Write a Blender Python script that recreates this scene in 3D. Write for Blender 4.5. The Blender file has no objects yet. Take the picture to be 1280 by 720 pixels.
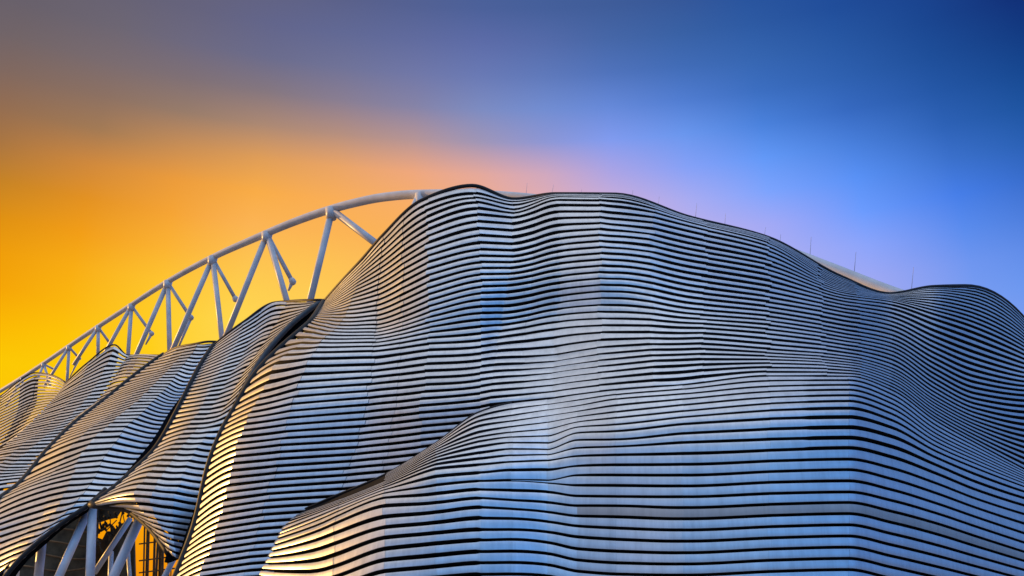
import bpy, bmesh, math, random
import numpy as np
from mathutils import Vector

random.seed(7)
rng = np.random.RandomState(11)
sc = bpy.context.scene
COL = sc.collection

# ------------------------------------------------------------------ camera
F = 1372.0                      # focal length in px of a 1280 px wide frame
PITCH = math.radians(25.0)
CZ = 1.7
cam_d = bpy.data.cameras.new('camera')
cam = bpy.data.objects.new('camera', cam_d)
COL.objects.link(cam)
cam.location = (0, 0, CZ)
cam.rotation_euler = (math.pi / 2 + PITCH, 0, 0)
cam_d.sensor_width = 36.0
cam_d.lens = 36.0 * F / 1280.0
cam_d.clip_start = 0.5
cam_d.clip_end = 20000
sc.camera = cam
CP, SP = math.cos(PITCH), math.sin(PITCH)


def ray(x, y):
    a = (np.asarray(x, float) - 640.0) / F
    b = (360.0 - np.asarray(y, float)) / F
    return a, CP - SP * b, SP + CP * b


def at(x, y, D):
    """point D metres in front of the viewpoint (distance along +Y)"""
    a, b, c = ray(x, y)
    t = np.asarray(D, float) / b
    return np.stack([a * t, b * t, c * t + CZ], -1)


# ------------------------------------------------------------------ interpolation
def pchip(xs, ys, xq):
    xs = np.asarray(xs, float); ys = np.asarray(ys, float); xq = np.asarray(xq, float)
    h = np.diff(xs); d = np.diff(ys) / h
    n = len(xs)
    if n == 2:
        return ys[0] + d[0] * (xq - xs[0])
    m = np.zeros(n)
    for i in range(1, n - 1):
        if d[i - 1] * d[i] > 0:
            w1 = 2 * h[i] + h[i - 1]; w2 = h[i] + 2 * h[i - 1]
            m[i] = (w1 + w2) / (w1 / d[i - 1] + w2 / d[i])
    def endslope(h0, h1, d0, d1):
        v = ((2 * h0 + h1) * d0 - h0 * d1) / (h0 + h1)
        if v * d0 <= 0: return 0.0
        if d0 * d1 < 0 and abs(v) > 3 * abs(d0): return 3 * d0
        return v
    m[0] = endslope(h[0], h[1], d[0], d[1])
    m[-1] = endslope(h[-1], h[-2], d[-1], d[-2])
    i = np.clip(np.searchsorted(xs, xq) - 1, 0, n - 2)
    t = (xq - xs[i]) / h[i]
    t2 = t * t; t3 = t2 * t
    return ((2 * t3 - 3 * t2 + 1) * ys[i] + (t3 - 2 * t2 + t) * h[i] * m[i]
            + (-2 * t3 + 3 * t2) * ys[i + 1] + (t3 - t2) * h[i] * m[i + 1])


class Sheet:
    """a folded surface: columns (running down) crossed by slat lines n"""
    def __init__(self, cols):
        # cols: list of dicts x={n:px}, y={n:px}, d={n:m}
        self.cols = cols

    def rows(self, ns, uq):
        """positions at every (n, u)"""
        ns = np.asarray(ns, float)
        X = np.array([pchip(list(c['x'].keys()), list(c['x'].values()), ns) for c in self.cols])
        Y = np.array([pchip(list(c['y'].keys()), list(c['y'].values()), ns) for c in self.cols])
        Dm = np.array([pchip(list(c['d'].keys()), list(c['d'].values()), ns) for c in self.cols])
        out = np.zeros((len(ns), len(uq), 3))
        px = np.zeros((len(ns), len(uq), 2))
        for r in range(len(ns)):
            xs = X[:, r]
            uu = np.arange(len(self.cols), dtype=float)
            # columns are spaced by their picture distance so the curves stay smooth
            seg = np.hypot(np.diff(xs), np.diff(Y[:, r])) + 1e-3
            s = np.concatenate([[0], np.cumsum(seg)])
            sq = np.interp(uq, uu, s)
            xx = pchip(s, xs, sq); yy = pchip(s, Y[:, r], sq); dd = pchip(s, Dm[:, r], sq)
            out[r] = at(xx, yy, dd)
            px[r, :, 0] = xx; px[r, :, 1] = yy
        return out, px


# ------------------------------------------------------------------ object helpers
def link_mesh(name, verts, faces, mats, fmat=None, parent=None, smooth=True, fcol=None):
    me = bpy.data.meshes.new(name)
    me.from_pydata([tuple(v) for v in verts], [], faces)
    for m in mats: me.materials.append(m)
    if fmat is not None:
        me.polygons.foreach_set('material_index', np.asarray(fmat, dtype=np.int32))
    if smooth is True:
        me.polygons.foreach_set('use_smooth', np.ones(len(faces), dtype=bool))
    elif smooth is not False:
        me.polygons.foreach_set('use_smooth', np.asarray(smooth, dtype=bool))
    if fcol is not None:
        a = me.attributes.new('panel', 'FLOAT', 'FACE')
        a.data.foreach_set('value', np.asarray(fcol, dtype=np.float32))
    me.update()
    ob = bpy.data.objects.new(name, me)
    COL.objects.link(ob)
    if parent is not None: ob.parent = parent
    return ob


def thing(name, label, cat, loc=(0, 0, 0), group=None):
    o = bpy.data.objects.new(name, None)
    o.empty_display_size = 1
    COL.objects.link(o)
    o.location = loc
    o['label'] = label; o['category'] = cat
    if group: o['group'] = group
    return o


def tube_geo(pts, radii, seg=12, caps=True):
    pts = np.asarray(pts, float); n = len(pts)
    radii = np.broadcast_to(np.asarray(radii, float), (n,))
    tang = np.gradient(pts, axis=0) if n > 2 else np.repeat((pts[1] - pts[0])[None], n, 0)
    verts = []; faces = []
    ref = np.array([0, 0, 1.0])
    if abs(np.dot(tang[0] / np.linalg.norm(tang[0]), ref)) > .95: ref = np.array([1.0, 0, 0])
    for i in range(n):
        t = tang[i] / np.linalg.norm(tang[i])
        a = np.cross(t, ref); a /= np.linalg.norm(a)
        b = np.cross(a, t)
        for k in range(seg):
            q = 2 * math.pi * k / seg
            verts.append(pts[i] + radii[i] * (math.cos(q) * a + math.sin(q) * b))
    for i in range(n - 1):
        for k in range(seg):
            k2 = (k + 1) % seg
            faces.append((i * seg + k, i * seg + k2, (i + 1) * seg + k2, (i + 1) * seg + k))
    if caps:
        faces.append(tuple(range(seg - 1, -1, -1)))
        faces.append(tuple((n - 1) * seg + k for k in range(seg)))
    return verts, faces


def tube(name, pts, radii, mat, parent=None, seg=12):
    v, f = tube_geo(pts, radii, seg)
    return link_mesh(name, v, f, [mat], parent=parent)


def prism(name, poly, depth, mat, parent=None):
    """an outline (3D points, roughly facing -Y) given real thickness along +Y"""
    poly = np.asarray(poly, float); n = len(poly)
    back = poly + np.array([0, depth, 0])
    v = list(poly) + list(back)
    f = [tuple(range(n)), tuple(range(2 * n - 1, n - 1, -1))]
    for i in range(n):
        j = (i + 1) % n
        f.append((j, i, n + i, n + j))
    return link_mesh(name, v, f, [mat], parent=parent, smooth=False)


# ------------------------------------------------------------------ materials
def mat_base(name):
    m = bpy.data.materials.new(name); m.use_nodes = True
    nt = m.node_tree
    b = nt.nodes['Principled BSDF']
    return m, nt, b


def slat_material(name, base, metallic, rough, spread=.10, dirt=.16):
    m, nt, b = mat_base(name)
    N = nt.nodes; L = nt.links
    at_ = N.new('ShaderNodeAttribute'); at_.attribute_name = 'panel'
    tc = N.new('ShaderNodeTexCoord')
    mp = N.new('ShaderNodeMapping'); mp.inputs['Scale'].default_value = (.35, .35, 1.3)
    L.new(tc.outputs['Object'], mp.inputs['Vector'])
    no = N.new('ShaderNodeTexNoise'); no.inputs['Scale'].default_value = 1.0
    no.inputs['Detail'].default_value = 5; no.inputs['Roughness'].default_value = .62
    L.new(mp.outputs['Vector'], no.inputs['Vector'])
    fine = N.new('ShaderNodeTexNoise'); fine.inputs['Scale'].default_value = 9.0
    fine.inputs['Detail'].default_value = 3
    L.new(tc.outputs['Object'], fine.inputs['Vector'])
    a1 = N.new('ShaderNodeMath'); a1.operation = 'MULTIPLY_ADD'      # panel batch
    a1.inputs[1].default_value = spread; a1.inputs[2].default_value = 1 - spread / 2
    L.new(at_.outputs['Fac'], a1.inputs[0])
    a2 = N.new('ShaderNodeMath'); a2.operation = 'MULTIPLY_ADD'      # dust
    a2.inputs[1].default_value = dirt; a2.inputs[2].default_value = 1 - dirt / 2
    L.new(no.outputs['Fac'], a2.inputs[0])
    ms = N.new('ShaderNodeMapping'); ms.inputs['Scale'].default_value = (2.2, 2.2, .22)
    L.new(tc.outputs['Object'], ms.inputs['Vector'])
    st = N.new('ShaderNodeTexNoise'); st.inputs['Scale'].default_value = 1.0; st.inputs['Detail'].default_value = 6
    st.inputs['Roughness'].default_value = .7
    L.new(ms.outputs['Vector'], st.inputs['Vector'])
    sr = N.new('ShaderNodeMapRange'); sr.inputs['From Min'].default_value = .3; sr.inputs['From Max'].default_value = .62
    sr.inputs['To Min'].default_value = .80; sr.inputs['To Max'].default_value = 1.0
    L.new(st.outputs['Fac'], sr.inputs['Value'])
    a0 = N.new('ShaderNodeMath'); a0.operation = 'MULTIPLY'
    L.new(a1.outputs[0], a0.inputs[0]); L.new(sr.outputs['Result'], a0.inputs[1])
    a3 = N.new('ShaderNodeMath'); a3.operation = 'MULTIPLY'
    L.new(a0.outputs[0], a3.inputs[0]); L.new(a2.outputs[0], a3.inputs[1])
    mx = N.new('ShaderNodeVectorMath'); mx.operation = 'SCALE'
    mx.inputs[0].default_value = base
    L.new(a3.outputs[0], mx.inputs['Scale'])
    L.new(mx.outputs['Vector'], b.inputs['Base Color'])
    b.inputs['Metallic'].default_value = metallic
    r = N.new('ShaderNodeMath'); r.operation = 'MULTIPLY_ADD'
    r.inputs[1].default_value = .14; r.inputs[2].default_value = rough - .07
    L.new(no.outputs['Fac'], r.inputs[0]); L.new(r.outputs[0], b.inputs['Roughness'])
    bp = N.new('ShaderNodeBump'); bp.inputs['Strength'].default_value = .05
    bp.inputs['Distance'].default_value = .05
    L.new(fine.outputs['Fac'], bp.inputs['Height']); L.new(bp.outputs['Normal'], b.inputs['Normal'])
    return m


def plain_material(name, base, rough=.6, metallic=0.0, var=.25, scale=1.2, spec=.5):
    m, nt, b = mat_base(name)
    N = nt.nodes; L = nt.links
    tc = N.new('ShaderNodeTexCoord')
    no = N.new('ShaderNodeTexNoise'); no.inputs['Scale'].default_value = scale
    no.inputs['Detail'].default_value = 6
    L.new(tc.outputs['Object'], no.inputs['Vector'])
    cr = N.new('ShaderNodeValToRGB')
    lo = [c * (1 - var) for c in base] + [1]; hi = [min(1, c * (1 + var)) for c in base] + [1]
    cr.color_ramp.elements[0].color = lo; cr.color_ramp.elements[1].color = hi
    cr.color_ramp.elements[0].position = .3; cr.color_ramp.elements[1].position = .7
    L.new(no.outputs['Fac'], cr.inputs['Fac']); L.new(cr.outputs['Color'], b.inputs['Base Color'])
    b.inputs['Roughness'].default_value = rough
    b.inputs['Metallic'].default_value = metallic
    b.inputs['Specular IOR Level'].default_value = spec
    return m


M_SLAT = slat_material('brushed_aluminium_slats', (.66, .675, .70), .68, .37, spread=.20)
M_DULL = slat_material('dull_taupe_slat', (.50, .46, .43), .35, .5)  # duller, less metallic tone for a single slat
M_RETURN = plain_material('dark_slat_return', (.02, .021, .024), .7, spec=.2)
M_BACK = plain_material('black_membrane_and_shade', (.006, .006, .007), .9, spec=.1)
M_RIM = plain_material('graphite_rim', (.022, .021, .021), .6, 0, spec=.25)
M_GUTTER = plain_material('grey_gutter', (.10, .095, .09), .55, .2)
M_STEEL = plain_material('painted_arch_steel', (.60, .58, .57), .45, .0, var=.14, scale=.6)
M_STRUT = plain_material('pale_blue_grey_paint', (.74, .78, .84), .4, .0, var=.12, scale=.9)
M_ROD = plain_material('dark_rod', (.42, .40, .46), .6, .0)
M_BRONZE = plain_material('bronze_fin', (.16, .09, .035), .55, .2, var=.4)
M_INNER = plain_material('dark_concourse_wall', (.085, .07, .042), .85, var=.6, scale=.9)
M_GROUND = plain_material('forecourt_paving', (.16, .155, .15), .85, var=.25, scale=.12)

# ------------------------------------------------------------------ slatted sheets
def build_slats(name, sheet, n0, n1, gap, parent, umax=None, umin=None, dens=7, panel=.5, tilt=.028,
                flange=.32, bulge=.022, seed=0, mat=None, backing=True, back_off=.75, label=None, back_u=None,
                back_rows=None, jit=.05, facet=.75, cuts=None, soft=0.0, special=None, skip=None, facet_far=None):
    """one cladding panel: every slat is a row of slightly tilted, bulged aluminium pans with
    dark returns; they share one mesh because the slats are its surface pattern."""
    r = np.random.RandomState(seed)
    nc = len(sheet.cols)
    ustart = 0.0
    verts = []; faces = []; fmat = []; fsm = []; fcol = []
    stilt = {}
    prof_t = [0.0, 0.14, 0.5, 0.86, 1.0]
    for n in range(n0, n1):
        uend = (nc - 1) if umax is None else min(nc - 1, umax(n + .5))
        us0 = 0.0 if umin is None else max(0.0, umin(n + .5))
        # panel boundaries
        bnd = [us0]
        for k in (cuts or [panel * q for q in range(1, int(40 / panel))]):
            v = k + r.uniform(-jit, jit)
            if us0 + .08 < v < uend - .08: bnd.append(v)
        bnd.append(uend)
        for p in range(len(bnd) - 1):
            ua, ub = bnd[p], bnd[p + 1]
            m = max(3, int(round((ub - ua) * dens)) + 1)
            uq = np.linspace(ua, ub, m)
            um = (ua + ub) / 2
            if skip and skip(n, um): continue
            key = p if us0 == 0 else round(um * 2)
            if key not in stilt: stilt[key] = (r.normal(0, tilt), r.normal(0, tilt * .6), r.uniform(0, 1))
            flank = um < soft
            fc = .15 if flank else (facet if facet_far is None or um < facet_far[0] else facet_far[1])
            if facet_far: fc *= min(1.0, n / 7.0)
            ty = 0.0 if flank else stilt[key][0] + r.normal(0, tilt * .22)
            if facet_far and um > 11.4: fc = ty = 0.0      # the corner is bent sheet, not flat pans
            tz = stilt[key][1] + r.normal(0, tilt * .35)
            tint = min(1, max(0, .6 * stilt[key][2] + .4 * r.uniform(0, 1)))
            g = np.array([gap(n + .5, u) for u in uq])
            base, _ = sheet.rows([n, n + .5, n + 1], uq)
            A, Mi, B = base[0], base[1], base[2]       # A upper line, B lower line
            du = np.gradient(Mi, axis=0)
            dv = B - A
            hgt = np.linalg.norm(dv, axis=1)
            nr = np.cross(dv, du)
            ln = np.linalg.norm(nr, axis=1)
            bad = ln < 1e-5
            nr[bad] = (0, -1, .2); ln[bad] = 1
            nr /= np.linalg.norm(nr, axis=1)[:, None]
            nr[nr[:, 1] > .35] *= -1
            if hgt.mean() < .05: continue
            L = np.linalg.norm(Mi[-1] - Mi[0])
            s = np.linspace(-.5, .5, m)
            nm = nr.mean(0); nm /= np.linalg.norm(nm)
            wch = (uq - ua) / (ub - ua)
            for arr in (A, Mi, B):                      # flatten each pan towards its chord
                dev = (arr - (arr[0] + (arr[-1] - arr[0]) * wch[:, None])) @ nm
                arr -= nm * (dev * fc)[:, None]
            pts = []
            for t in prof_t:
                tt = g / 2 + t * (1 - g)
                q = np.where(tt[:, None] < .5, A + (Mi - A) * (2 * tt)[:, None], Mi + (B - Mi) * (2 * tt - 1)[:, None])
                off = bulge * np.minimum(hgt, .8) / .6 * (1 - (2 * t - 1) ** 2) * 1.0 + ty * L * s + tz * hgt * (t - .5)
                pts.append(q + nr * off[:, None])
            fl = np.minimum(flange, .8 * hgt)
            top = pts[0] - nr * fl[:, None]; bot = pts[-1] - nr * fl[:, None]
            rings = [top] + pts + [bot]
            # the returns have their own vertices so the edge stays crisp
            def strip(a, b, mi, sm):
                o = len(verts)
                verts.extend(a); verts.extend(b)
                for i in range(m - 1):
                    faces.append((o + i, o + m + i, o + m + i + 1, o + i + 1)); fmat.append(mi); fsm.append(sm); fcol.append(tint)
            strip(rings[0], rings[1], 1, False)
            o = len(verts)
            for q in pts: verts.extend(q)
            for j in range(len(pts) - 1):
                for i in range(m - 1):
                    faces.append((o + j * m + i, o + (j + 1) * m + i, o + (j + 1) * m + i + 1, o + j * m + i + 1))
                    fmat.append(2 if special and special(n, um) else 0); fsm.append(True); fcol.append(tint)
            strip(rings[-2], rings[-1], 1, False)
            # end caps
            for e in ([0] if p == 0 else []) + ([m - 1] if p == len(bnd) - 2 else []):
                o = len(verts); verts.extend([q[e] for q in rings])
                faces.append(tuple(o + i for i in range(len(rings)))); fmat.append(0); fsm.append(False); fcol.append(tint)
    ob = link_mesh(name, verts, faces, [mat or M_SLAT, M_RETURN, M_DULL], fmat, parent, fsm, fcol)
    if label: ob['label'] = label
    for r0, r1 in (back_rows or [(n0, n1)]) if backing else []:
        ns = np.linspace(r0, r1, max(6, int(r1 - r0) + 1))
        v = []; f = []
        cu = 4
        uu = np.linspace(0, 1, (nc - 1) * cu + 1)
        P = []
        for n in ns:
            uend = (nc - 1) if umax is None else min(nc - 1, umax(n + (.01 if n == r0 else -.01)))
            us0 = 0.0 if umin is None else max(0.0, umin(n))
            if back_u: us0, uend = max(us0, back_u[0]), min(uend, back_u[1])
            P.append(sheet.rows([n], us0 + uu * (uend - us0))[0][0])
        P = np.array(P)
        du = np.gradient(P, axis=1); dv = np.gradient(P, axis=0)
        nr = np.cross(dv, du); nr /= (np.linalg.norm(nr, axis=2)[..., None] + 1e-9)
        nr[nr[..., 1] > .35] *= -1
        P1 = P - nr * back_off; P2 = P - nr * (back_off + .12)
        R, Cc = P.shape[:2]
        v = list(P1.reshape(-1, 3)) + list(P2.reshape(-1, 3))
        O = R * Cc
        for i in range(R - 1):
            for j in range(Cc - 1):
                a = i * Cc + j
                f.append((a, a + Cc, a + Cc + 1, a + 1))
                f.append((O + a, O + a + 1, O + a + Cc + 1, O + a + Cc))
        for j in range(Cc - 1):
            f.append((j, j + 1, O + j + 1, O + j)); a = (R - 1) * Cc + j; f.append((a, O + a, O + a + 1, a + 1))
        for i in range(R - 1):
            a = i * Cc; f.append((a, O + a, O + a + Cc, a + Cc)); a = i * Cc + Cc - 1; f.append((a, a + Cc, O + a + Cc, O + a))
        link_mesh('backing_membrane', v, f, [M_BACK], parent=ob, smooth=True)
    return ob


def rim(sheet, kind, val, lo, hi, rad, parent, mat=None, push=0.0, steps=60, name='edge_rail'):
    """a tube along one edge: kind 'n' follows slat line val, kind 'u' follows column val"""
    q = np.linspace(lo, hi, steps)
    if kind == 'n': P = sheet.rows([val], q)[0][0]
    else: P = np.array([sheet.rows([n], np.array([val]))[0][0, 0] for n in q])
    P = P + np.array([0, push, 0])
    return tube(name, P, rad, mat or M_RIM, parent, 8)


def bump(x, y, cx, cy, sx, sy):
    return math.exp(-((x - cx) / sx) ** 2 - ((y - cy) / sy) ** 2)


stadium = thing('stadium', 'silver stadium wrapped in rippling horizontal metal slats, folds receding to the left', 'stadium', (0, 60, 0))
stadium.location = (0, 0, 0)

def valley(sheet, u0, u1, k0, k1, parent, off=.5, name='valley_shadow_sheet'):
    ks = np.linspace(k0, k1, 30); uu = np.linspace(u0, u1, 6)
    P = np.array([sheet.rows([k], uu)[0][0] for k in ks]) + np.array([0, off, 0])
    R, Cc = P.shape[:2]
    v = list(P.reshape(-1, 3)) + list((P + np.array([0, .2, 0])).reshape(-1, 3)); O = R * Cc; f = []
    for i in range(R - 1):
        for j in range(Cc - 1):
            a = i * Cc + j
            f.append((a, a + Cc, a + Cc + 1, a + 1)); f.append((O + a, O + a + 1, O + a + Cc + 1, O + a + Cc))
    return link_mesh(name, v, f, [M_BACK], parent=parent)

# ---- upper shell ---------------------------------------------------------------
U = Sheet([
 dict(x={0:405,10:398,17:390,20:376,22.5:345,24.7:320,28:297,33:275,37:262,45.5:242,50:228,53:218,56:206},
      y={0:377,10:388,17:400,20:413,22.5:440,24.7:467,28:505,33:545,37:580,45.5:662,50:700,53:725,56:752},
      d={0:80.5,17:78,24.7:76,33:75.5,45.5:74,56:72}),
 dict(x={0:428,10:424,17:408,20:394,22.5:374,24.7:350,28:330,33:308,37:297,45.5:280,50:268,53:258,56:246},
      y={0:351,10:380,17:404,20:416,22.5:432,24.7:450,28:489,33:530,37:562,45.5:638,50:678,53:704,56:730},
      d={0:77,17:71.9,24.7:68.9,33:67.9,45.5:67.5,56:66.8}),
 dict(x={0:453,10:441,17:424,20:410,24:390,28:375,37:352,50:320,56:304},
      y={0:324,10:372,17:406,20:418,24:440,28:477,33:522,37:556,42:600,45.5:630,50:670,53:696,56:722},
      d={0:74,17:69.8,24.7:67.2,33:66.5,45.5:66.3,56:66}),
 dict(x={0:480,17:469,28:464,36:450,42:432,53:400,56:392},
      y={0:293,10:362,17:406,24:439,26:456,28:472,33:515,36:542,39:568,42:594,53:690,56:717},
      d={0:71.5,17:68.2,24:66.4,33:65.8,56:65.8}),
 dict(x={0:528,17:528,34:520,53:500,56:498},
      y={0:250,10:331,17:386,24:431,28:465,33:508,36:534,42:586,53:682,56:708},
      d={0:69,10:66.5,24:64.9,34:64.1,56:65.4}),
 dict(x={0:590,17:600,34:600,56:600},
      y={0:232,1:241.5,2:246.5,3:252,4:260,5:268,7:285,10:311.5,13:335,16:358,20:391,24:424.5,28:458,33:499.6,34:508.5,42:576,53:670,56:695},
      d={0:67.8,10:65.4,24:63.6,34:62.6,56:65}),
 dict(x={0:643,10:641,17:633,24:623,33:613,34:612,56:612},
      y={0:249,1:252,2:256,3:262,4:266,5:272,7:288,10:313,13:335,16:357,20:391,24:422,28:456,33:497,34:506,56:700},
      d={0:68.2,4:67.4,10:65.55,16:64.75,24:63.75,30:62.9,34:62.3,56:65}),
 dict(x={0:694,17:696,24:692,34:688},
      y={0:242.5,3:246,4:250,5:257,10:299,16:346,20:379,24:412,27:444,31:474,33:490,34:498},
      d={0:66.8,4:66.2,10:65,20:63.4,28:62.6,34:61.6}),
 dict(x={0:768,34:770},
      y={0:243,3:246,4:250,6:264,10:293,16.3:341.5,19.3:366,24:406,28:440,31:463,34:487},
      d={0:66,10:63.6,20:62,34:60}),
 dict(x={0:860,34:860},
      y={0:271,4:275,10:311,16:356,20:385,24:409,27:429,31:456,34:481},
      d={0:68.5,5:67,10:65,20:62.4,34:59}),
 dict(x={0:960,34:960},
      y={0:297,4:301,10:331,16:371,20:395,24:417,27:436,31:454,34:470},
      d={0:72,5:70,10:68,20:64,34:59}),
 dict(x={0:1052,34:1060},
      y={0:346,6:358,10:366,16:390,20:412,24:431,27:445,31:459,34:470},
      d={0:77.5,10:73.5,20:67,34:60}),
 dict(x={0:1112,16:1115,34:1114},
      y={0:367,10:375,16:402,20:424,24:444,27:460,31:475,34:487},
      d={0:83,10:81.2,16:76.6,20:72.8,34:64}),
 dict(x={0:1168,34:1170},
      y={0:358,10:388,16:428,20:455,24:480,27:496,31:513,34:526},
      d={0:83.6,10:81.6,16:78,20:75.4,34:69}),
 dict(x={0:1208,10:1216,34:1222},
      y={0:357,10:402,16:448,20:478,24:505,27:522,31:541,34:555},
      d={0:87,10:86,20:81,34:74}),
 dict(x={0:1300,34:1300},
      y={0:424,5:434,10:446,16:470,20:489,24:516,27:541,31:573,34:597},
      d={0:97,10:91,20:86.5,27:87,34:85}),
])

for c in U.cols:                 # the shell leans back towards its top edge
    c['d'] = {k: v + 3.2 * max(0, 1 - k / 30.0) for k, v in c['d'].items()}
for j, wgt in ((3, .15), (4, .4), (5, .7), (6, .85), (7, 1.0), (8, .8), (9, .3)):   # a shelf above the lower bulge
    c = U.cols[j]
    ks = sorted(set(list(c['d']) + [18, 22, 26, 30]))
    v = pchip(list(c['d'].keys()), list(c['d'].values()), np.array(ks, float))
    c['d'] = {k: float(q) + 2.1 * wgt * math.exp(-((k - 23) / 6.5) ** 2) for k, q in zip(ks, v)}


def u_gap(n, u):
    g = .46
    if 6.0 < u < 7.05 and n < 22: g = .52
    if 7.05 < u < 7.8: g = .42
    if n < 5: g = .54
    if u < 4: g = .47
    if u > 8.6: g = .53
    if u > 11.5: g = .55
    g += .30 * math.exp(-((u - 12.2) / .5) ** 2 - ((n - 7) / 5.0) ** 2)
    g -= .27 * math.exp(-((u - 7.2) / .75) ** 2 - ((n - 30) / 5.0) ** 2)
    g -= .12 * math.exp(-((u - 7.6) / .8) ** 2 - ((n - 21) / 5.0) ** 2)
    g -= .10 * math.exp(-((u - 2.4) / .7) ** 2 - ((n - 31) / 6.0) ** 2)
    return max(.12, g)


def u_end(n):
    if n <= 34: return 99
    # below the fold the upper shell runs on behind the lower bulge
    return float(np.interp(n, [34, 36, 40, 44, 48, 52, 56], [6.0, 6.0, 5.2, 4.2, 3.5, 3.0, 2.6]))


upper = build_slats('cladding_panel', U, 0, 56, u_gap, stadium, umax=u_end, dens=9, tilt=.013, seed=3, soft=.9, facet=.6, facet_far=(9.5, .15),
                    cuts=[.95, 2, 3, 3.55, 4.1, 5.05, 6, 6.5, 7.05, 7.75, 8.5, 9.2, 10, 10.7, 11.3, 12.0], back_rows=[(0, 34), (34, 56)],
                    label='tall upper shell of silver slats with two humps along its top edge')
rim(U, 'n', 0, 0, 15, .15, upper, steps=160)
rim(U, 'u', 0, 0, 56, .26, upper, steps=80)

# ---- lower bulge ---------------------------------------------------------------
def lcol(x, y, d):
    return dict(x=x, y=y, d=d)

Lw = Sheet([
 lcol({0:380,8:366,10:355,12:348,14:341,16:334,18:327,20:320,24:306}, {0:636,8:647,10:657,12:668,14:682,16:697,18:712,20:728,24:760},
      {0:66,10:65.5,14:65,24:62.5}),
 lcol({0:412,10:400,14:392,24:380}, {0:622,5:629,10:640,11:645,12:650,13:657,14:665,15:676,16:688,17:701,18:714,20:741,24:790},
      {0:64.6,10:63,14:61.4,24:58.4}),
 lcol({0:482,24:480}, {0:592,5:600,9:606,10:609,11:612,12:616,13:622,14:632,15:646,16:659,17:672,18:686,19:700,20:714,21:728,24:770},
      {0:63.0,10:59.7,14:58.1,24:55.4}),
 lcol({0:545,24:545}, {0:553,3:559,6:568,9:580,10:586,11:595,12:606,13:617,14:628,15:640,16:653,17:666,18:679,19:694,20:708,21:722,24:764},
      {0:62.3,9:58.6,14:57.0,24:55.0}),
 lcol({0:600,24:600}, {0:514,1:520,2:526,3:532,4:540,5:546,6:551.5,7:558,8:566,9:573,10:581,11:590.5,12:601,13:612,14:622.5,15:634,16:647.5,17:662,18:675,19:689.5,20:703.5,21:718,24:761},
      {0:61.9,9:58.5,14:56.9,24:55}),
 lcol({0:640,24:640}, {0:503,1:511,2:519,3:526,4:533,5:540,6:546,7:553,8:561,9:569,10:577,11:587,12:600,13:613,14:625,15:636,16:648,17:662,18:674,19:689,20:703,21:717.5,24:760},
      {0:61.8,9:58.7,14:57.3,24:55.3}),
 lcol({0:684,24:684}, {0:499,3:520,6:545,8:562,9:568.5,10:575.5,11:587,12:601,13:615,14:628,15:640,16:652,17:665,18:678,19:692,20:706,21:720,24:762},
      {0:61.5,9:59.1,14:57.8,24:55.9}),
 lcol({0:722,24:722}, {0:493,4:521,7:541,8:550,9:560,10:570,11:582.5,12:594,13:606.5,14:620,15:632,16:645,17:657.5,18:671,19:686,20:700,21:714,24:757},
      {0:60.8,9:58.7,14:57.6,24:55.9}),
 lcol({0:770,24:770}, {0:487,1:493,2:498.5,3:506.5,4:514.7,5:522,6:530.5,7:538.6,8:549.3,9:558,10:568.4,11:581,12:593.7,13:606.7,14:620.7,15:632,16:646,17:660,18:674,19:689,20:703.5,21:717.5,24:760},
      {0:60,9:57.8,14:57,24:55.4}),
 lcol({0:854,24:854}, {0:481,3:499,5:514,7:530,8:542,9:553,10:567,11:580.5,12:594,13:607.5,14:621,15:634.5,16:648.5,17:662.5,18:676.5,19:691,20:705,21:719,24:762},
      {0:59,9:57,14:56,24:54.4}),
 lcol({0:960,24:960}, {0:470,1:476,2:483,3:489.5,4:497,5:504.5,6:513,7:523.5,8:536.5,9:549,10:563,11:576.4,12:589.6,13:603,14:617,15:630.5,16:644.5,17:658.5,18:672.5,19:686.5,20:700.5,21:714.5,24:757},
      {0:59,9:56.4,14:55.5,24:54}),
 lcol({0:1060,24:1060}, {0:470,1:475,2:481,3:487,4:494,5:501,6:510,7:521,8:534,9:547,10:560,11:574,12:587,13:601,14:615,15:628,16:642,17:656,18:670,19:684,20:698,21:712,24:755},
      {0:60,9:57,14:56.2,24:54.5}),
 lcol({0:1114,24:1114}, {0:487,3:504,5:517,7:534,9:558,11:585,13:612,15:639,17:667,19:695,21:723,24:766},
      {0:64,9:60.2,14:58.8,24:57}),
 lcol({0:1170,24:1170}, {0:526,3:542,5:552,7:564,9:581,11:604,13:629,15:654,17:681,19:708,21:735,24:776},
      {0:69,9:65,14:63,24:61}),
 lcol({0:1222,24:1222}, {0:555,3:568,5:576,7:586,9:603,11:624,13:647,15:671,17:696,19:721,21:746,24:784},
      {0:74,9:70.4,14:68,24:66}),
 lcol({0:1300,24:1300}, {0:597,3:604,5:609,7:615,9:628,11:648,13:673,15:696,17:718,19:741,21:764,24:800},
      {0:85,9:79.5,14:76.5,24:74}),
])

for c in Lw.cols:                # and the lower bulge stands nearly upright
    c['d'] = {k: v + 1.9 * max(0, (k - 9) / 15.0) for k, v in c['d'].items()}
# one slat of the lower bulge pinches out to the left of the crease
for j in range(7):
    c = Lw.cols[j]
    for key in 'xyd':
        q = {}
        y12 = float(pchip(list(c[key].keys()), list(c[key].values()), np.array([12.0]))[0])
        for k_, v_ in c[key].items(): q[k_ if k_ < 12 else k_ + 1] = v_
        q[12] = y12
        q[13] = y12 + ((.5 if j < 6 else 2.5) if key == 'y' else 0)
        c[key] = dict(sorted(q.items()))


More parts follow.
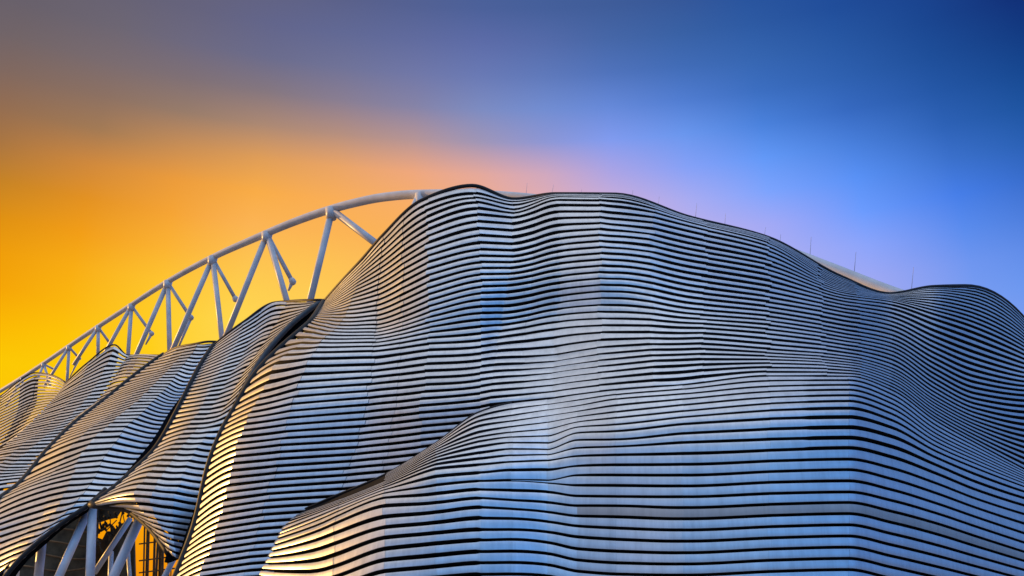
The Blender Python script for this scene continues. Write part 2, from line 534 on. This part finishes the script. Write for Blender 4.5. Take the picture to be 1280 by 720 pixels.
def l_gap(n, u):
    g = .36 - .07 * min(1, n / 12.0)
    if u < 4: g = .40
    if u < 4.8 and n < 10: g = max(g, .36 + .30 * min(1, max(0, (4.8 - u) / 1.6)))
    if u > 10.5 and n < 10: g += .10
    g -= .20 * math.exp(-((u - 6.3) / 1.1) ** 2 - ((n - 2) / 5.0) ** 2)
    g -= .10 * math.exp(-((u - 6.6) / .5) ** 2 - ((n - 11) / 3.0) ** 2)
    return max(.12, g)


lower = build_slats('cladding_panel', Lw, 0, 24, l_gap, stadium, dens=10, tilt=.006, seed=5, jit=.03, soft=1.2, facet=.35, facet_far=(9.6, .08), special=lambda n, u: n == 15 and u > 7,
                    skip=lambda n, u: u < 2 and n < 6,
                    cuts=[1.3, 2, 3, 4, 5, 6, 7, 8, 9, 10.02, 11.02],
                    label='lower bulge of wider silver slats swelling out in front of the upper shell')
valley(Lw, 0, 2.1, 0, 7.0, lower, off=.2, name='fold_shadow_sheet')  # black sheet standing in for the shadow in the crease
rim(Lw, 'n', 0, 0, 5, .07, lower, steps=60, push=.1)

# ---- folds receding to the left ------------------------------------------------
def fold(rows, deps):
    """rows: {k: [(x,y) per column]}, deps: per column {k: d}"""
    ks = list(rows)
    return Sheet([dict(x={k: rows[k][j][0] for k in ks}, y={k: rows[k][j][1] for k in ks}, d=deps[j]) for j in range(len(deps))])


S1 = fold({
 0: [(268,431),(305,402),(345,378),(400,375),(416,378)],
 7: [(250,458),(290,440),(325,425),(366,400),(390,394)],
 14:[(236,485),(268,478),(298,470),(322,449),(347,439)],
 20:[(220,517),(250,512),(275,510),(297,494),(318,485)],
 26:[(195,560),(222,549),(248,547),(272,548),(290,546)],
 30:[(165,590),(200,575),(228,575),(260,579),(280,580)],
 33:[(140,612),(182,597),(215,598),(253,603),(272,606)],
 36:[(114,631),(168,620),(205,623),(245,630),(263,633)],
 38:[(150,634),(178,639),(205,643),(239,648),(256,652)],
 41:[(177,650),(194,660),(211,666),(231,670),(248,674)],
 45:[(212,693),(216,696),(219,698),(223,700),(240,705)]},
 [{0:92,14:89.6,26:88.6,36:85,45:80.2}, {0:90.4,14:87.4,26:83.2,36:79.8,45:79.0}, {0:90,14:87.2,26:82.2,36:78.8,45:78.6},
  {0:85.6,14:84.8,26:82.6,36:79.4,45:79.2}, {0:87,14:86.4,26:85.2,36:82.2,45:81}])
fold1 = build_slats('cladding_panel', S1, 0, 45, lambda n, u: .47 if n < 24 else .43, stadium, umax=lambda n: 3.0,
                    dens=9, cuts=[1.0, 1.55, 2.3], soft=.9, tilt=.018, seed=12, flange=.25,
                    label='fold of silver slats beside the dark valley, right above the arched opening')
# its dark valley: the membrane and a grey gutter pipe between fold and upper shell
valley(S1, 2.5, 4, 0, 45, fold1)
rim(S1, 'u', 3.3, 1, 45, .24, fold1, mat=M_GUTTER, name='gutter_pipe')
rim(S1, 'n', 0, 0, 4, .12, fold1)
rim(S1, 'u', 0, 0, 45, .26, fold1, steps=90)

S2 = fold({
 0: [(205,443),(222,434),(243,430),(262,427),(278,428)],
 5: [(178,462),(205,457),(228,451),(245,452),(262,452)],
 12:[(132,499),(178,483),(205,478),(226,486),(246,486)],
 20:[(92,530),(140,517),(175,508),(202,516),(226,518)],
 26:[(60,562),(102,545),(142,538),(184,546),(206,552)],
 30:[(25,604),(72,583),(118,568),(164,572),(184,580)],
 34:[(-6,632),(60,606),(108,597),(144,598),(160,604)],
 38.5:[(-6,661),(54,642),(84,633),(113,629),(124,634)],
 42:[(-6,690),(24,677),(50,668),(75,656),(84,662)],
 46:[(-6,720),(2,714),(12,708),(22,702),(30,710)],
 49:[(-16,742),(-10,738),(-4,734),(2,728),(10,734)]},
 [{0:112,12:108,26:101.5,34:93.6,38.5:91.2,46:89.2,49:88.8}, {0:106,12:100.6,26:94.6,34:91,38.5:89.4,46:88.4,49:88}, {0:103,12:99,26:93.2,34:89.6,38.5:88,46:87,49:86.6},
  {0:102,12:99.4,26:94.2,34:90.2,38.5:88,46:87,49:86.6}, {0:103.4,12:101,26:96.2,34:92,38.5:89.4,46:88,49:88}])
fold2 = build_slats('cladding_panel', S2, 0, 49, lambda n, u: .48 if n < 24 else .44, stadium, umax=lambda n: 3.35,
                    dens=8, cuts=[1.0, 1.6, 2.3], soft=.9, tilt=.018, seed=15, flange=.25,
                    label='second fold of silver slats curving down over the left of the arched opening')
valley(S2, 2.6, 4, 0, 36, fold2)
rim(S2, 'n', 0, 0, 4, .12, fold2)
rim(S2, 'u', 0, 0, 34, .28, fold2, steps=70)
rim(S2, 'u', 3.0, 36, 49, .2, fold2, steps=40)

S3 = fold({
 0: [(80,481),(110,453),(143,431),(160,444),(203,444)],
 6: [(68,497),(100,480),(128,469),(146,466),(172,463)],
 12:[(50,517),(85,505),(108,499),(124,498),(142,490)],
 18:[(28,538),(62,530),(80,527),(92,524),(106,516)],
 24:[(2,560),(32,553),(50,551),(66,550),(90,545)],
 30:[(-22,582),(2,579),(18,580),(36,580),(64,579)],
 36:[(-40,606),(-20,605),(-6,606),(10,604),(40,602)],
 40:[(-46,640),(-30,640),(-14,640),(4,640),(28,636)]},
 [{0:136,12:130,24:124,40:116}, {0:133,12:127,24:120.6,40:113}, {0:132,12:126,24:119.6,40:112.6}, {0:131.6,12:126,24:119.6,40:112.6}, {0:123,12:121,24:118,40:112}])
fold3 = build_slats('cladding_panel', S3, 0, 40, lambda n, u: .48, stadium, dens=8, panel=1.0, soft=.5, tilt=.015, seed=18, flange=.2, back_u=(0, 2.4),
                    label='far fold of dull grey slats below the left end of the arch')
rim(S3, 'n', 0, 0, 4, .10, fold3)

S4 = fold({
 0: [(-30,508),(2,494),(20,479),(44,466),(82,478)],
 6: [(-30,530),(-4,516),(18,505),(42,494),(72,492)],
 12:[(-34,556),(-14,543),(8,531),(28,521),(54,511)],
 18:[(-40,585),(-30,578),(-14,566),(6,556),(24,544)]},
 [{0:160,12:151,18:146}, {0:157,12:149,18:144}, {0:155,12:147,18:142}, {0:154,12:146,18:141}, {0:146,12:140,18:136}])
fold4 = build_slats('cladding_panel', S4, 0, 18, lambda n, u: .56, stadium, dens=8, panel=.5, tilt=.02, seed=21, flange=.15, back_u=(2, 3),
                    label='farthest open slatted fold with glowing sky between its slats')
rim(S4, 'n', 0, 0, 4, .10, fold4)

# ------------------------------------------------------------------ concourse behind the arched opening
def strut(x0, y0, d0, x1, y1, d1, wpx, parent, mat=M_STRUT, name='concourse_strut'):
    p0, p1 = at(x0, y0, d0), at(x1, y1, d1)
    r = wpx * (d0 + d1) / 2 / F / 2
    return tube(name, [p0, p1], r, mat, parent, 16)

strut(112, 634, 90, 66, 738, 88, 10.5, stadium)
strut(115.5, 634, 89, 112, 740, 88, 11, stadium)
strut(176, 646, 87, 132, 742, 85, 12, stadium)
strut(163, 648, 96, 118, 716, 95, 7, stadium)
strut(54, 664, 94, 46, 740, 93, 11, stadium)
strut(21, 700, 94, 17, 745, 93, 9, stadium)
strut(139, 690, 96, 137, 745, 95, 6, stadium)
strut(222, 690, 85, 198, 735, 83, 7, stadium)
strut(160, 690, 100, 164, 745, 99, 5, stadium)

DI = 108.0
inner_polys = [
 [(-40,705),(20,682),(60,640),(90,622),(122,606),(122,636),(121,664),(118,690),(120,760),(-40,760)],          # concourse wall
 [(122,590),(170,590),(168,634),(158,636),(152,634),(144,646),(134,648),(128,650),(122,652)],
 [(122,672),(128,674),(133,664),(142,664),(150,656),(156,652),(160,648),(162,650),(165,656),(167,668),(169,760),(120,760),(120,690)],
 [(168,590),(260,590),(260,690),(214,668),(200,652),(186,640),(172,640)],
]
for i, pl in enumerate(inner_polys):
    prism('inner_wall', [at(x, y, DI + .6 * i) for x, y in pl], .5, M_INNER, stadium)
for (xa, xb, ta, tb, w) in [(181,178.5,650,760,2.2),(186.5,183.5,648,760,2.2),(199,193,648,760,3.2),(204,202,650,760,3.6),(212,210,660,760,2.2)]:
    p0, p1 = at(xa, ta, 104), at(xb, tb, 104)
    tube('concourse_fin', [p0, p1], w * 104 / F / 2, M_BRONZE, stadium, 8)
# a rail and bracketry that breaks up the lit gaps
for (xa, ya, xb, yb, w) in [(124,664,131,655,1.6),(132,664,146,650,1.4),(148,660,153,640,1.6),(139,668,137,640,1.4),(128,690,121,672,1.8),(156,654,152,636,1.2)]:
    tube('bracket', [at(xa, ya, 106), at(xb, yb, 106)], w * 106 / F / 2, M_INNER, stadium, 6)
rb = np.random.RandomState(4)
for i in range(46):                  # light bracing and services seen against the glow
    x = rb.uniform(120, 170); y = 654 - (x - 122) * .36 + rb.uniform(-8, 26); a = rb.normal(1.3, .6); l = rb.uniform(3, 9)
    tube('bracket', [at(x - l * math.cos(a) / 2, y - l * math.sin(a) / 2, 105), at(x + l * math.cos(a) / 2, y + l * math.sin(a) / 2, 105.4)],
         rb.uniform(.06, .16), M_INNER, stadium, 6)
for i in range(9):
    x = rb.uniform(178, 216)
    tube('concourse_fin', [at(x, 650, 106), at(x - 3, 760, 106)], rb.uniform(.05, .13), M_BRONZE, stadium, 6)
for y in (676, 697, 712):
    tube('hand_rail', [at(174, y + 4, 105.5), at(222, y - 2, 103.5)], .07, M_BRONZE, stadium, 6)
# tier edges on the concourse wall
for i in range(6):
    y = 650 + i * 15
    P = [at(x, y + 4 * math.sin(x * .05 + i), DI - .5) for x in np.linspace(-30, 116, 12)]
    tube('tier_edge', P, .10, M_BRONZE, stadium, 6)

# ground storey set back below the cladding (below the frame)
base_px = [(215, 78), (300, 74), (420, 69), (560, 63), (700, 62), (900, 60), (1060, 60), (1150, 66), (1240, 74), (1330, 84)]
gp = np.array([at(x, 760, d) for x, d in base_px])
v = []; f = []
for p in gp:
    v += [(p[0], p[1] + 1.5, 0.0), (p[0], p[1] + 1.5, p[2] + 1.0), (p[0], p[1] + 2.2, 0.0), (p[0], p[1] + 2.2, p[2] + 1.0)]
for i in range(len(gp) - 1):
    a = 4 * i; b = a + 4
    f += [(a, b, b + 1, a + 1), (a + 2, a + 3, b + 3, b + 2), (a + 1, b + 1, b + 3, a + 3)]
link_mesh('ground_storey', v, f, [M_INNER], parent=stadium, smooth=False)

# ------------------------------------------------------------------ arch truss
arch = thing('roof_arch', 'pale steel arch truss rising behind the slatted stadium against the orange sky', 'arch')


def arch_D(x):                       # the arch stands in one vertical plane, oblique to the view
    m = (x - 640.0) / F / CP * .93
    return 113.5 / (1 + .70 * m)

top = [(-60,513),(-20,500),(0,489),(40,464),(80,437),(120,410),(160,384),(200,358),(240,335),(280,315),(320,297.5),(360,280.5),
       (400,266),(440,254.5),(480,246.5),(520,243),(560,242.5),(600,243.5),(640,246),(680,250),(760,262),(870,287),(960,309),(1040,339),(1100,362.5),(1140,377),(1165,387)]
thick = [(-60,4.4),(0,5),(40,5.4),(165,6.6),(262,8.4),(318,10),(420,11.8),(540,13.4),(680,14),(900,18),(1040,22),(1140,22),(1200,20)]
xs = np.array([p[0] for p in top], float); ys = np.array([p[1] for p in top], float)
xq = np.linspace(-60, 1165, 140)
yq = pchip(xs, ys, xq)
tq = np.interp(xq, [t[0] for t in thick], [t[1] for t in thick])
P = np.array([at(x, y, arch_D(x)) for x, y in zip(xq, yq)])
tube('top_chord', P, tq * arch_D(xq) / F / 2 * 1.02, M_STEEL, arch, 20)


def chord_pt(x):
    return at(x, float(pchip(xs, ys, np.array([x]))[0]), arch_D(x))


def ext(a, b, k):
    return (a[0] + (b[0] - a[0]) * k, a[1] + (b[1] - a[1]) * k)


nodes = [  # chord x, left leg end, middle leg end, short leg end, stay end
 (415, (388,374), (470,304), None, None, 10, 10),
 (334, (288,406), (358,374), (365.5,352), (361,362), 8.4, 8.0),
 (266, (218,432), (277.5,424), (294.5,374), None, 7.4, 6.6),
 (210, (170,444), (212,436), (238.5,397), (224,432), 6.6, 6.2),
 (164.5, (134,436), (160,444), (189.5,417), (183,429), 5.4, 5.2),
 (123, (99,445), (122.5,440), (138,430), None, 4.6, 4.6),
 (86.5, (62,472), (84,474), (99,448), (89,468), 4.0, 4.0),
 (55, (46,476), (61,476), (68,462), None, 3.4, 3.4),
 (28, (12,500), (30,500), None, None, 3.0, 3.0),
]
for (xc, le, mi, sh, st, w, w2) in nodes:
    D = arch_D(xc); p = chord_pt(xc)
    q = p - np.array([0, 0, .15])
    # gusset under the chord
    tube('gusset', [p, p - np.array([0, 0, 1.6 * w * D / F])], [w * D / F * .95, w * D / F * .72], M_STEEL, arch, 10)
    for e, dd in ((le, -1.5), (mi, 1.0)):
        if e is None: continue
        e2 = ext((xc, float(pchip(xs, ys, np.array([xc]))[0])), e, 1.3)
        ep = at(e2[0], e2[1], arch_D(e2[0]) + dd)
        tube('strut', [q, ep], w * D / F / 2, M_STEEL, arch, 12)
    if sh:
        ep = at(sh[0], sh[1], arch_D(sh[0]) + 4.0)
        tube('strut', [q, ep], w2 * .78 * D / F / 2, M_STEEL, arch, 12)
        r = w2 * .62 * D / F
        dv = ep - q; dv /= np.linalg.norm(dv)
        tube('pin_joint', [ep - dv * r, ep - dv * r * .3, ep + dv * r * .5, ep + dv * r], [r * .75, r, r, r * .5], M_STEEL, arch, 10)
        if st:
            sp = at(*ext(sh, st, 1.15), arch_D(st[0]) + 4.0)
            tube('stay', [ep, sp], [r * .7, r * .3], M_STEEL, arch, 8)
# struts hidden by the shell but standing under the arch there
for x, e1, e2 in [(524, (500,300), (566,320)), (640, (610,330), (676,330)), (780, (745,350), (815,350)), (930, (895,380), (960,390))]:
    D = arch_D(x); p = chord_pt(x)
    for e in (e1, e2):
        tube('strut', [p, at(e[0], e[1], D)], 10 * D / F / 2, M_STEEL, arch, 12)
tube('gusset', [chord_pt(526), chord_pt(526) - np.array([0, 0, 2.2])], [.75, .6], M_STEEL, arch, 10)
# thin lightning rods along the arch
for (xt, yt, xb) in [(659,229,657),(692,231,688),(727,237,725),(791,238,789),(824,246,821),(871,254,868),(907,267,905),(957,284,954),(976,293,974),(1014,296,1012),(1070,315,1067),(1142,334,1138)]:
    D = arch_D(xb)
    tube('lightning_rod', [chord_pt(xb), at(xt, yt, D)], [.035, .016], M_ROD, arch, 6)

# ------------------------------------------------------------------ ground
nseg = 64
v = [(0, 0, 0)] + [(6000 * math.cos(2 * math.pi * i / nseg), 6000 * math.sin(2 * math.pi * i / nseg), 0) for i in range(nseg)]
f = [(0, i + 1, (i + 1) % nseg + 1) for i in range(nseg)]
g = link_mesh('ground', v, f, [M_GROUND], smooth=False)
g['kind'] = 'structure'

# ------------------------------------------------------------------ light
SUN_AZ = math.radians(-66.0)      # from +Y towards +X
SUN_EL = math.radians(12.0)
sd = Vector((math.sin(SUN_AZ) * math.cos(SUN_EL), math.cos(SUN_AZ) * math.cos(SUN_EL), math.sin(SUN_EL)))
sl = bpy.data.lights.new('sun', 'SUN'); sl.energy = 4.8; sl.color = (1.0, .53, .14); sl.angle = math.radians(.6)
so = bpy.data.objects.new('sun', sl); COL.objects.link(so)
so.rotation_euler = sd.to_track_quat('Z', 'Y').to_euler()

w = bpy.data.worlds.new('World'); sc.world = w; w.use_nodes = True
nt = w.node_tree; N = nt.nodes; Lk = nt.links
for n in list(N): N.remove(n)
tc = N.new('ShaderNodeTexCoord')
nrm = N.new('ShaderNodeVectorMath'); nrm.operation = 'NORMALIZE'
Lk.new(tc.outputs['Generated'], nrm.inputs[0])


def lin(c):
    return [((v / 255 + .055) / 1.055) ** 2.4 if v / 255 > .04045 else v / 255 / 12.92 for v in c]


def dirpx(x, y):
    a, b, c = ray(x, y); d = np.array([a, b, c]); return d / np.linalg.norm(d)


def diraz(az, el):
    az, el = math.radians(az), math.radians(el)
    return np.array([math.sin(az) * math.cos(el), math.cos(az) * math.cos(el), math.sin(el)])


# measured dusk colours of the western half of the sky: per picture column, height -> sRGB
TAB = {
 20: {0:(104,96,106),60:(118,102,102),120:(142,108,86),180:(170,118,64),240:(204,134,28),300:(234,150,8),360:(244,158,2),420:(252,190,2),470:(252,204,4),560:(250,175,4),720:(240,140,4)},
 175:{0:(102,98,118),60:(116,106,118),120:(140,115,104),160:(164,126,92),200:(216,144,70),250:(238,154,44),300:(250,170,40),340:(254,190,40),430:(255,206,24),560:(255,185,10),720:(245,145,6)},
 320:{0:(98,98,128),60:(104,106,140),100:(124,114,128),150:(166,134,116),190:(216,154,92),230:(248,170,70),280:(252,180,84),350:(254,204,80),420:(255,218,84),560:(255,190,40),720:(245,150,20)},
 480:{0:(86,96,142),60:(102,110,156),110:(124,124,162),150:(152,134,148),190:(212,158,130),225:(246,170,108),300:(252,180,84),360:(255,196,90),560:(250,170,70),720:(240,150,60)},
 640:{0:(68,94,152),60:(92,110,172),110:(106,128,190),150:(128,146,206),180:(152,150,196),205:(196,164,182),230:(234,172,164),300:(235,175,150),400:(240,180,120),720:(235,165,110)},
 800:{0:(60,90,152),60:(66,104,172),110:(82,120,200),150:(108,146,230),190:(134,160,246),225:(168,164,234),260:(196,176,226),320:(205,180,220),720:(220,175,170)},
 960:{0:(36,80,156),70:(52,100,176),130:(62,114,200),180:(88,144,238),220:(112,160,254),260:(140,166,252),285:(166,170,244),360:(180,178,238),720:(200,180,220)},
 1115:{0:(28,70,146),70:(36,84,160),140:(50,100,186),200:(74,128,222),250:(90,146,254),300:(126,160,252),330:(146,164,246),420:(165,172,240),720:(180,175,230)},
 1255:{0:(18,48,120),70:(20,66,138),140:(28,84,160),210:(48,100,190),270:(72,120,214),320:(90,140,232),360:(100,150,240),450:(130,160,240),720:(150,165,235)},
}


def lin(c):
    return np.array([((v / 255 + .055) / 1.055) ** 2.4 if v / 255 > .04045 else v / 255 / 12.92 for v in c])


def tab(x, y):
    cols = sorted(TAB)
    y = min(max(y, -60), 720)
    vals = []
    for cx in cols:
        ks = list(TAB[cx])
        vals.append([float(pchip(ks, [TAB[cx][k][q] for k in ks], np.array([max(y, 0)]))[0]) for q in range(3)])
    vals = np.array(vals)
    xx = min(max(x, cols[0]), cols[-1])
    return lin([float(pchip(cols, vals[:, q], np.array([xx]))[0]) for q in range(3)])


def diraz(az, el):
    az, el = math.radians(az), math.radians(el)
    return np.array([math.sin(az) * math.cos(el), math.cos(az) * math.cos(el), math.sin(el)])


def math_node(op, a, b=None, c=None, clamp=False):
    n = N.new('ShaderNodeMath'); n.operation = op; n.use_clamp = clamp
    for k_, v_ in enumerate((a, b, c)):
        if v_ is None: continue
        if isinstance(v_, (int, float)): n.inputs[k_].default_value = v_
        else: Lk.new(v_, n.inputs[k_])
    return n.outputs[0]


def smooth(v, a, b):
    n = N.new('ShaderNodeMapRange'); n.interpolation_type = 'SMOOTHSTEP'
    n.inputs['From Min'].default_value = a; n.inputs['From Max'].default_value = b
    Lk.new(v, n.inputs['Value'])
    return n.outputs['Result']


def mix(fac, a, b):
    n = N.new('ShaderNodeMix'); n.data_type = 'RGBA'
    Lk.new(fac, n.inputs[0]); Lk.new(a, n.inputs[6]); Lk.new(b, n.inputs[7])
    return n.outputs[2]


sx = N.new('ShaderNodeSeparateXYZ'); Lk.new(nrm.outputs['Vector'], sx.inputs[0])
az_s = math_node('MULTIPLY', math_node('ARCTAN2', sx.outputs['X'], sx.outputs['Y']), 180 / math.pi)
el_s = math_node('MULTIPLY', math_node('ARCSINE', sx.outputs['Z']), 180 / math.pi)
E0, E1 = 4.0, 46.0
el_f = math_node('DIVIDE', math_node('SUBTRACT', el_s, E0), E1 - E0, clamp=True)
AZ = [-34, -29, -24, -19.5, -15, -10.5, -6, -2, 2, 6, 10.5, 15, 20, 25, 30, 35]
cur = None
for q, az in enumerate(AZ):
    cr = N.new('ShaderNodeValToRGB'); cr.color_ramp.interpolation = 'LINEAR'
    els = np.linspace(E0, E1, 26)
    ramp = cr.color_ramp
    for k_, el in enumerate(els):
        d = diraz(az, el)
        fw = d[1] * CP + d[2] * SP; up = -d[1] * SP + d[2] * CP
        c = tab(640 + F * d[0] / fw, 360 - F * up / fw)
        pos = (el - E0) / (E1 - E0)
        if k_ == 0: e = ramp.elements[0]; e.position = 0
        elif k_ == 1: e = ramp.elements[1]; e.position = pos
        else: e = ramp.elements.new(pos)
        e.color = (*c, 1)
    Lk.new(el_f, cr.inputs['Fac'])
    if cur is None: cur = cr.outputs['Color']
    else:
        mr = N.new('ShaderNodeMapRange'); mr.inputs['From Min'].default_value = AZ[q - 1]; mr.inputs['From Max'].default_value = az
        Lk.new(az_s, mr.inputs['Value'])
        cur = mix(mr.outputs['Result'], cur, cr.outputs['Color'])

# the rest of the dome: broad lobes of dusk light
dome = [
 (-55, 4, (1.3, .70, .14), 16), (-60, 28, (1.1, .64, .20), 12), (-98, 10, (.95, .56, .24), 16), (-100, 40, (.46, .40, .40), 10),
 (-145, 12, (.30, .48, .90), 10), (180, 12, (.16, .64, 1.50), 8), (140, 15, (.10, .52, 1.40), 8),
 (95, 12, (.06, .20, .62), 8), (95, 45, (.05, .15, .48), 8), (60, 10, (.12, .30, .76), 12),
 (-150, 42, (.52, .62, .84), 8), (180, 36, (.24, .78, 1.60), 10), (140, 45, (.13, .52, 1.34), 8),
 (-150, 70, (1.3, 1.28, 1.22), 10), (172, 68, (1.5, 1.52, 1.55), 13), (90, 75, (.22, .36, .68), 9), (0, 75, (.36, .40, .48), 9), (0, 90, (1.9, 1.95, 2.0), 13),
 (0, -30, (.10, .09, .09), 5), (180, -30, (.10, .10, .11), 5)]
acc = None; wsum = None
for az, el, c, k in dome:
    dp = N.new('ShaderNodeVectorMath'); dp.operation = 'DOT_PRODUCT'
    Lk.new(nrm.outputs['Vector'], dp.inputs[0]); dp.inputs[1].default_value = diraz(az, el)
    ex = math_node('EXPONENT', math_node('MULTIPLY_ADD', dp.outputs['Value'], k, -k))
    sv = N.new('ShaderNodeVectorMath'); sv.operation = 'SCALE'; sv.inputs[0].default_value = c
    Lk.new(ex, sv.inputs['Scale'])
    if acc is None: acc, wsum = sv.outputs['Vector'], ex
    else:
        ad = N.new('ShaderNodeVectorMath'); ad.operation = 'ADD'
        Lk.new(acc, ad.inputs[0]); Lk.new(sv.outputs['Vector'], ad.inputs[1]); acc = ad.outputs['Vector']
        wsum = math_node('ADD', wsum, ex)
# added noise patches in the unseen sky, to vary the slat reflections
mp = N.new('ShaderNodeMapping'); mp.inputs['Scale'].default_value = (1.0, 1.0, 2.0); Lk.new(nrm.outputs['Vector'], mp.inputs['Vector'])
cn = N.new('ShaderNodeTexNoise'); cn.inputs['Scale'].default_value = 2.0; cn.inputs['Detail'].default_value = 4
Lk.new(mp.outputs['Vector'], cn.inputs['Vector'])
cl = N.new('ShaderNodeMapRange'); cl.interpolation_type = 'SMOOTHSTEP'
cl.inputs['From Min'].default_value = .36; cl.inputs['From Max'].default_value = .64
cl.inputs['To Min'].default_value = .48; cl.inputs['To Max'].default_value = 1.35
Lk.new(cn.outputs['Fac'], cl.inputs['Value'])
fin = N.new('ShaderNodeVectorMath'); fin.operation = 'SCALE'
Lk.new(acc, fin.inputs[0]); Lk.new(math_node('DIVIDE', cl.outputs['Result'], wsum), fin.inputs['Scale'])
aabs = math_node('ABSOLUTE', az_s)
wout = math_node('MAXIMUM', smooth(aabs, 30, 50), smooth(el_s, 41, 58))
full = mix(wout, cur, fin.outputs['Vector'])
bg = N.new('ShaderNodeBackground'); bg.inputs['Strength'].default_value = 1.0
Lk.new(full, bg.inputs['Color'])
out = N.new('ShaderNodeOutputWorld')
Lk.new(bg.outputs['Background'], out.inputs['Surface'])
w.cycles.sampling_method = 'MANUAL'; w.cycles.sample_map_resolution = 512

# ------------------------------------------------------------------ view
sc.view_settings.view_transform = 'Standard'
sc.view_settings.look = 'None'
sc.view_settings.exposure = 0.0
sc.view_settings.gamma = 1.0
sc.view_settings.use_curve_mapping = False
sc.cycles.use_denoising = True
sc.cycles.max_bounces = 6
